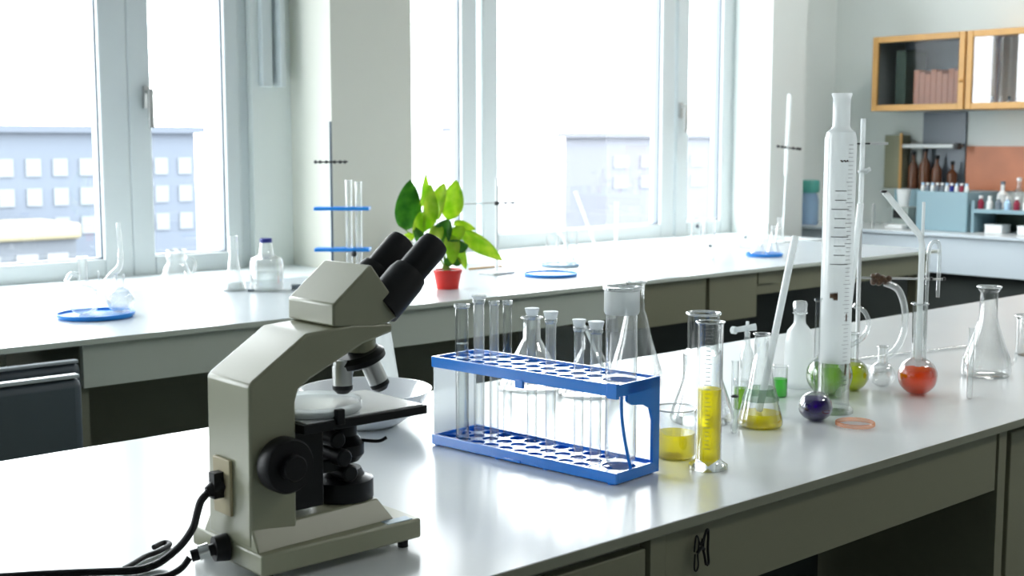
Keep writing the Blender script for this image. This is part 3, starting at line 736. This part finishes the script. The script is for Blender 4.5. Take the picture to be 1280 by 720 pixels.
for x, y, lb in ((2.085, 3.345, 'small dark stopper lying right of the blue-capped bottle'), (1.953, 3.392, 'tiny dark stopper lying between slender flask and blue-capped bottle')):
    s = .017 if x > 2 else .008
    bm = new(); rod(bm, (-s, .006, s * .5), (s, -.006, s * .5), s * .5, s * .42, bev=.001); tag(obj('stopper', bm, 'slate', offset=(x, y, .9 + E1)), lb, 'stopper')

# retort stand with two blue shelves
t = thing('retort_stand', 'dark retort stand with two light blue shelves holding tubes', 'retort stand', (2.323, 3.505, .9 + E1))
obj('base', B((-.06, .06, -.05, .05, 0, .01)), 'white', t, .002)
bm = new(); rod(bm, (0, 0, .01), (0, 0, .517), .0045); obj('pole', bm, 'slate', t)
bm = new(); rod(bm, R_ * -.055 + Vector((0, 0, .385)), R_ * .055 + Vector((0, 0, .387)), .0028); obj('clamp_rod', bm, 'darkmetal', t)
bm = new()
for s in (-.05, -.035, -.015, .0, .012, .03, .045): bmesh.ops.create_icosphere(bm, subdivisions=2, radius=.0062, matrix=Matrix.Translation(R_ * s + Vector((0, 0, .386))))
obj('clamp_boss', bm, 'darkmetal', t)
for z in (.229, .095):
    bm = new(); rot = Matrix.Rotation(math.atan2(-.664, .748), 4, 'Z')
    box(bm, -.055, .125, -.03, -.0135, z, z + .011, rot); box(bm, -.055, .125, .0135, .03, z, z + .011, rot); box(bm, -.055, .040, -.0135, .0135, z, z + .011, rot); box(bm, .105, .125, -.0135, .0135, z, z + .011, rot); obj('blue_shelf', bm, 'bluel', t, .002)
bm = new(); bmesh.ops.create_icosphere(bm, subdivisions=2, radius=.010, matrix=Matrix.Translation(R_ * .075 + Vector((-.02, -.022, .088)))); obj('dark_knob', bm, 'darkmetal', t)
for s, h, lb in ((.056, .328, 'left glass tube standing through the light blue shelves'), (.088, .322, 'right glass tube standing through the light blue shelves')):
    q = Vector((2.323, 3.505, 0)) + R_ * s
    vessel('glass_tube', lb, 'tube', (q.x, q.y), tubeprof(h, .011), 'glass_w', n=20)

# ------------------------------------------------------------ potted plant
pl = thing('potted_plant', 'potted plant with broad lime green leaves in a red pot', 'plant', (2.45, 3.06, .9 + E1))
pot = obj('pot', L([(0, 0), (.034, 0), (.043, .050), (.046, .050), (.046, .060), (.041, .060), (.040, .052), (0, .052)], 32), 'red', pl)
obj('soil', L([(0, .0525), (.0395, .0525), (.03, .056), (0, .057)], 24), 'soil', pl)
def leaf(base, d, Ln, W, m, droop=.3, roll=0, cup=.15):
    """leaf blade from base along d, hanging by droop; its stem runs back to the pot"""
    d = Vector(d).normalized(); side = d.cross(Vector((-.664, -.748, 0))).normalized()
    side = Matrix.Rotation(roll, 3, d) @ side; nrm = side.cross(d)
    bm = new(); n = 12; rows = []
    for i in range(n + 1):
        t = i / n; wd = W * max(.02, math.sin(PI * t ** .75) ** .7)
        c = Vector(base) + d * (Ln * t) - Vector((0, 0, 1)) * (droop * Ln * t * t) + nrm * (.06 * Ln * math.sin(t * 5))
        rows.append([bm.verts.new(c + side * wd * s * .5 + nrm * cup * wd * (abs(s) ** 1.5)) for s in (-1, -.5, 0, .5, 1)])
    for a, b in zip(rows, rows[1:]):
        for k in range(4): bm.faces.new((a[k], a[k + 1], b[k + 1], b[k]))
    o = obj('leaf', bm, m, pl, ang=80)
    sd = o.modifiers.new('thick', 'SOLIDIFY'); sd.thickness = .0008
    bm = new(); b = Vector(base); tube(bm, [(random.uniform(-.01, .01), random.uniform(-.01, .01), .056), b * .45 + Vector((0, 0, .05)), b], .0016, 6, 5)
    obj('stem', bm, 'stem', o)
R_ = Vector((.748, -.664, 0))
F_ = Vector((-.664, -.748, 0))   # horizontal direction towards the room
def lf(sx, z, ex, ez, W, m, dep=0, df=.1, droop=.1, roll=.2):
    """from (sx, z) to (ex, ez) beside/above the pot"""
    v = R_ * (ex - sx) + Vector((0, 0, ez - z)); Ln = v.length
    leaf(R_ * sx + F_ * dep + Vector((0, 0, z + .01)), v + F_ * df * Ln + Vector((0, 0, droop * Ln)), Ln * 1.05, W, m, droop, roll)
for a in [(-.128, .170, -.112, .318, .082, 'leaf', .0, .05, 0, .15), (-.085, .24, -.058, .345, .038, 'leafy', .0, .1, .05, .9),
          (-.065, .17, -.045, .315, .055, 'leafy', .02, .1, .05, .6), (-.035, .20, -.010, .325, .060, 'leafy', .0, .1, .1, -.5),
          (.0, .20, .030, .325, .070, 'leafy', -.02, -.1, .05, .3), (-.095, .15, -.075, .235, .045, 'leafy', .03, .2, .1, .5),
          (-.07, .12, -.10, .19, .035, 'leaf', .04, .2, .1, .4), (-.02, .13, .01, .225, .065, 'leaf', .03, .3, .2, -.3),
          (.0, .14, .065, .200, .055, 'leafy', .02, .3, .3, .5), (.01, .12, .075, .135, .055, 'leaf', .03, .4, .4, .3),
          (.045, .16, .145, .085, .060, 'leafy', .0, .1, .35, .3), (.02, .15, .10, .15, .05, 'leafy', -.02, -.3, .3, -.4),
          (.045, .13, .055, .055, .035, 'leafy', .02, .1, 0, .5), (-.05, .12, -.115, .095, .04, 'leafy', .02, .3, .3, .6),
          (-.04, .13, -.035, .075, .05, 'leaf', .03, .3, 0, .5), (-.02, .19, -.045, .12, .045, 'leafy', .04, .3, 0, .2),
          (.01, .16, .02, .08, .05, 'leafy', .04, .3, .1, -.3), (-.10, .15, -.15, .13, .03, 'leafy', .0, .1, .3, .5),
          (.01, .07, .055, .085, .035, 'leaf', .01, .3, .3, .3), (-.005, .065, .02, .09, .03, 'leaf', .02, .3, .2, .1), (.02, .19, .085, .175, .04, 'leafy', .01, .2, .4, .4)]:
    lf(*a)

# white stand with clamps behind the plant
t = thing('retort_stand', 'white retort stand with a thin dark clamp rod right of the plant', 'retort stand', (2.86, 3.30, .9 + E1))
obj('base', B((-.05, .05, -.04, .04, 0, .008)), 'white', t, .002)
bm = new(); rod(bm, (0, 0, .008), (0, 0, .33), .005); obj('pole', bm, 'white', t)
bm = new(); rod(bm, R_ * -.175 + Vector((0, 0, .238)), R_ * .075 + Vector((0, 0, .246)), .0022); obj('clamp_rod', bm, 'steel', t)
bm = new()
for s in (-.16, -.14, -.12, 0, .03, .055): bmesh.ops.create_icosphere(bm, subdivisions=2, radius=.0045 if s else .009, matrix=Matrix.Translation(R_ * s + Vector((0, 0, .242 + s * .02))))
obj('clamp_boss', bm, 'darkmetal', t)

tray(2.955, 3.13, .092, 'round blue tray in the middle of the window bench', .010, 'bluel')
tray(3.22, 3.36, .072, 'small pale blue tray behind the middle blue tray', .008, 'cyan')
lean('pencil', 'brown pencil lying on the window bench right of the plant', (2.87, 3.465, .9035), (3.035, 3.47, .9035), .0032, 'wood', 'pencil')
vessel('beaker', 'left clear beaker on the small pale blue tray', 'beaker', (3.205, 3.385, .9042), cyl(.11, .024), 'glass_w')
vessel('beaker', 'right clear beaker on the small pale blue tray', 'beaker', (3.255, 3.335, .9042), cyl(.125, .022), 'glass_w')
lean('glass_tube', 'left slanted milky tube leaning against the right window', (3.43, 3.50, .9005), (3.33, 3.60, 1.16), .0078, 'frost', 'tube')
lean('glass_tube', 'middle slanted milky tube leaning against the right window', (3.57, 3.50, .9005), (3.50, 3.57, 1.16), .0078, 'frost', 'tube')
vessel('glass_tube', 'upright milky tube standing before the right window', 'tube', (3.718, 3.554), tubeprof(.21, .0085), 'frost', n=20)
for x, y, r, h, lb in ((3.719, 3.135, .0205, .164, 'left of the two tall narrow beakers with dark spots before the window mullion'), (3.807, 3.146, .024, .160, 'right of the two tall narrow beakers with dark spots before the window mullion'), (4.356, 3.407, .027, .137, 'tall beaker left of the glassware cluster at the far end of the window bench')):
    t = vessel('tall_beaker', lb, 'beaker', (x, y), cyl(h, r), 'glass_w', rim=(r * 1.07, h, .0015))
    bm = new(); bmesh.ops.create_icosphere(bm, subdivisions=2, radius=.007, matrix=Matrix.Translation((-.664 * r, -.748 * r, h * (.35 if r > .022 else .82)))); obj('dark_spot', bm, 'slate', t)
tray(4.105, 3.11, .073, 'blue tray at the far right of the window bench', .012, 'bluel')
for x, y, h, R, lb in ((4.09, 3.13, .10, .030, 'small clear flask on the left of the far blue tray'), (4.15, 3.10, .115, .026, 'small clear flask on the right of the far blue tray'), (4.47, 3.38, .105, .030, 'clear conical flask behind the far blue tray'), (4.62, 3.42, .12, .028, 'clear conical flask farthest right on the window bench')):
    z = .9055 if y < 3.2 else .9
    vessel('conical_flask', lb, 'flask', (x, y, z), erl(h, R, .010), 'glass_w')
t = thing('burette', 'long upright burette with a dark clamp at the end of the window bench', 'burette', (4.743, 3.493, .9 + E1))
obj('base', B((-.05, .05, -.04, .04, 0, .008)), 'white', t, .002)
bm = new(); rod(bm, (0, 0, .008), (.012, 0, .30), .004); rod(bm, (.012, 0, .30), (.026, 0, .665), .008, .009); obj('tube_body', bm, 'frost', t)
bm = new(); rod(bm, R_ * -.045 + Vector((.015, 0, .432)), R_ * .065 + Vector((.015, 0, .418)), .0032)
for s in (-.04, -.02, -.005, .03, .05, .06): bmesh.ops.create_icosphere(bm, subdivisions=2, radius=.007, matrix=Matrix.Translation(R_ * s + Vector((.015, 0, .427 - s * .12))))
obj('clamp', bm, 'darkmetal', t)

# ------------------------------------------------------------ right wall: cabinets and bench items
def cabinet(y0, y1, label, inside, gl='cabglass'):
    z0, z1 = 1.515, 1.905; x0, x1 = 6.0, 6.298
    t = thing('wall_cabinet', label, 'cabinet')
    obj('carcass', B((x0 + .02, x1, y0, y0 + .018, z0, z1), (x0 + .02, x1, y1 - .018, y1, z0, z1), (x0 + .02, x1, y0, y1, z0, z0 + .018), (x0 + .02, x1, y0, y1, z1 - .018, z1), (x1 - .01, x1, y0, y1, z0, z1)), 'wood' if inside == 'white' else 'wall_dim', t)
    fr = .032
    d = obj('door', B((x0, x0 + .02, y0, y0 + fr, z0, z1), (x0, x0 + .02, y1 - fr, y1, z0, z1), (x0, x0 + .02, y0 + fr, y1 - fr, z0, z0 + fr), (x0, x0 + .02, y0 + fr, y1 - fr, z1 - fr, z1)), 'wood', t, .003)
    obj('door_glass', B((x0 + .008, x0 + .012, y0 + fr, y1 - fr, z0 + fr, z1 - fr)), gl, d)
    if inside: obj('back_lining', B((x1 - .014, x1 - .011, y0 + .02, y1 - .02, z0 + .02, z1 - .02)), inside, t)
    bm = new(); bmesh.ops.create_uvsphere(bm, u_segments=12, v_segments=8, radius=.009, matrix=Matrix.Translation((x0 - .007, y0 + .015, (z0 + z1) / 2 - .05))); obj('knob', bm, 'wood', d)
    return t
cabinet(3.335, 3.865, 'beech framed glass wall cabinet with orange folders, the left one', 'slate', 'cabglass_dull')
cabinet(2.80, 3.325, 'beech framed glass wall cabinet at the right edge, white lining for reflected windows', 'white')  # white lining stands in for windows reflected in the door glass
for i in range(9):
    y = 3.375 + i * .033
    tag(obj('folder', B((0, .16, 0, .030, 0, .17 + .012 * (i % 3))), 'copper', None, .002, offset=(6.09, y, 1.5335)), 'orange brown folder standing in the left wall cabinet', 'folder', 'orange folders in the wall cabinet')
tag(obj('binder', B((0, .2, 0, .06, 0, .30)), 'greendk', None, .003, offset=(6.06, 3.70, 1.5335)), 'tall dark binder left of the orange folders in the wall cabinet', 'binder')
for i in range(10):
    y = 2.85 + i * .046
    t = thing('small_bottle', 'small dark and white bottle at the bottom of the right wall cabinet', 'bottle', (6.07, y, 1.5335), 0, 'bottles in the right wall cabinet')
    obj('body', L([(0, 0), (.014, 0), (.015, .02), (.006, .028), (.006, .034)], 14), ('slate', 'white', 'amber')[i % 3], t)
    obj('cap', L([(0, .034), (.008, .034), (.008, .043), (0, .044)], 12), 'white' if i % 2 else 'black', t)
# wall panels (splashback)
tag(obj('splashback_panel', B((6.285, 6.298, 3.47, 3.72, 1.05, 1.51)), 'slate', None, .001), 'grey blue panel on the right wall above the bottles', 'wall panel')
tag(obj('splashback_panel', B((6.285, 6.298, 2.80, 3.462, 1.10, 1.33)), 'copper', None, .001), 'panel coloured as a copper reflection on the right wall behind the bottle shelf', 'wall panel')  # copper reflection on the splashback put in as a coloured panel
t = thing('light_bar', 'white tube light bar on the right wall under the cabinet', 'lamp', (6.19, 3.46, 1.33))
obj('housing', B((.03, .105, .02, .34, -.008, .012)), 'steel', t, .002)
bm = new(); rod(bm, (.015, .03, 0), (.015, .33, 0), .011); obj('tube', bm, 'white', t)
obj('end_cap', B((0, .04, 0, .02, -.016, .016)), 'black', t, .002)
t = thing('wall_box', 'cream upright box on the right wall left of the light bar', 'box', (6.20, 3.80, 1.10))
obj('box_body', B((0, .098, 0, .10, 0, .29)), 'panel', t, .004)
obj('door_edge', B((-.008, 0, -.012, .004, 0, .30)), 'wood', t, .001)
# brown bottles behind the blue box
for i, (y, h, r) in enumerate(((3.77, .18, .028), (3.70, .20, .030), (3.63, .16, .028), (3.54, .13, .026))):
    t = thing('reagent_bottle', 'brown glass bottle in the row behind the blue grey box', 'bottle', (6.235, y - .03, 1.1016), 0, 'brown bottles behind the blue grey box')
    obj('body', L([(0, 0), (r, 0), (r, h * .65), (r * .35, h * .82), (r * .35, h)], 20), 'amber', t)
    obj('cap', L([(0, h), (r * .45, h), (r * .45, h + .02), (0, h + .02)], 16), 'black', t)
t = thing('instrument_box', 'grey blue steel box on the right bench with bottles on top', 'box')
obj('box_body', B((5.95, 6.28, 3.262, 3.545, .9006, 1.10)), 'greenbox', t, .004)
obj('back_shelf', B((6.15, 6.28, 3.55, 3.80, .9006, 1.10)), 'greenbox', t, .004)
caps = ['white', 'slate', 'white', 'slate', 'slate', 'white', 'navy', 'white', 'maroon', 'white']
for i, c in enumerate(caps):
    y = 3.53 - i * .027
    t = thing('small_bottle', 'small bottle lined up on top of the grey blue box', 'bottle', (5.985, y, 1.101), 0, 'bottles on top of the blue grey box')
    obj('body', L([(0, 0), (.010, 0), (.011, .022), (.007, .028), (.007, .032)], 14), c, t)
    obj('cap', L([(0, .032), (.008, .032), (.008, .042), (0, .043)], 12), 'white' if c != 'white' else 'cyan', t)
t = thing('bottle_shelf', 'grey green two level bottle shelf at the right edge', 'shelf')
obj('side_panel', B((5.97, 6.25, 3.235, 3.25, .9006, 1.06)), 'greenbox', t)
obj('side_panel', B((5.97, 6.25, 2.60, 2.615, .9006, 1.06)), 'greenbox', t)
obj('board', B((5.97, 6.25, 2.615, 3.235, 1.0, 1.018)), 'greenbox', t, .001)
obj('back_panel', B((6.20, 6.215, 2.615, 3.235, .9006, 1.0)), 'greendk', t)
for i in range(12):
    y = 3.215 - i * .047
    t = thing('small_bottle', 'small capped bottle standing on the grey green shelf', 'bottle', (6.0, y, 1.0186), 0, 'bottles on the grey green shelf')
    obj('body', L([(0, 0), (.015, 0), (.016, .035), (.008, .045), (.008, .052)], 16), ('cyan', 'slate', 'white', 'maroon')[(i * 7 + 3) % 4] if i else 'maroon', t)
    obj('cap', L([(0, .052), (.010, .052), (.010, .066), (0, .067)], 14), 'white', t)
for i in range(7):
    y = 3.17 - i * .085
    t = thing('reagent_bottle', 'taller bottle in the rear row on the grey green shelf', 'bottle', (6.13, y, 1.0186), 0, 'rear bottles on the grey green shelf')
    h = .12 + .02 * (i % 3)
    obj('body', L([(0, 0), (.024, 0), (.025, h * .6), (.010, h * .75), (.010, h)], 18), ('white', 'glass_w', 'amber')[i % 3], t)
    obj('cap', L([(0, h), (.012, h), (.012, h + .016), (0, h + .017)], 14), ('slate', 'white')[i % 2], t)
for y, lb in ((3.10, 'white box under the grey green shelf, the left one'), (2.93, 'white box under the grey green shelf, the right one')):
    t = thing('carton', lb, 'box', (6.0, y, .9006)); obj('carton_body', B((0, .09, 0, .09, 0, .035)), 'white', t, .002); obj('lid', B((-.002, .092, -.002, .092, .0352, .042)), 'white', t, .001)
t = thing('instrument', 'small dark and grey meter left of the grey blue box', 'meter', (6.0, 3.62, .9006))
obj('meter_body', B((0, .14, 0, .10, 0, .11)), mat('grey_green_case', (.32, .37, .35), .5), t, .006)
obj('display', B((-.003, 0, .035, .09, .05, .095)), 'black', t, .001)
obj('tray', B((-.06, 0, .0, .10, 0, .02)), 'white', t, .003)
t = thing('white_beaker', 'white plastic beaker on the grey meter', 'beaker', (6.05, 3.68, 1.0118))
obj('beaker_body', L([(0, 0), (.026, 0), (.038, .09), (.040, .092), (.037, .09), (.025, .004), (0, .004)], 24), 'white', t)
obj('base_rim', L([(.0262, 0), (.030, 0), (.030, .004), (.0266, .004)], 24), 'white', t)
t = thing('wash_bottle', 'pale blue bottle with a teal cap at the left of the right bench', 'bottle', (5.90, 4.17, .9006))
obj('body', L([(0, 0), (.045, 0), (.050, .01), (.050, .13), (.042, .165), (.035, .175)], 28), thin_glass('pale_blue_plastic_clear', tint=(.8, .9, 1), milk=.5, milkcol=(.5, .7, .95)), t)
obj('cap', L([(0, .175), (.050, .175), (.053, .185), (.053, .235), (.048, .243), (0, .244)], 28), 'teal', t)
bm = new(); rod(bm, (5.86, 3.74, .9006), (5.86, 3.74, 1.03), .007); tag(obj('glass_rod', bm, 'steel'), 'short upright rod on the right bench before the grey meter', 'rod')

# ------------------------------------------------------------ added fill lamps (out of frame, brighten benches and right wall)
for (x, y) in FILL_LAMPS:
    t = thing('fill_lamp', 'long white fill lamp added above the benches', 'lamp', (x, y, 3.06), 0, 'added fill lamps of the laboratory')
    obj('housing', B((-.6, .6, -.12, .12, .03, .13)), 'white', t, .004)
    e = bpy.data.materials.new('fill_diffuser'); e.use_nodes = True; p = e.node_tree.nodes['Principled BSDF']
    p.inputs['Emission Color'].default_value = (1, .98, .94, 1); p.inputs['Emission Strength'].default_value = 17.0
    obj('diffuser', B((-.58, .58, -.1, .1, .018, .03)), e, t)
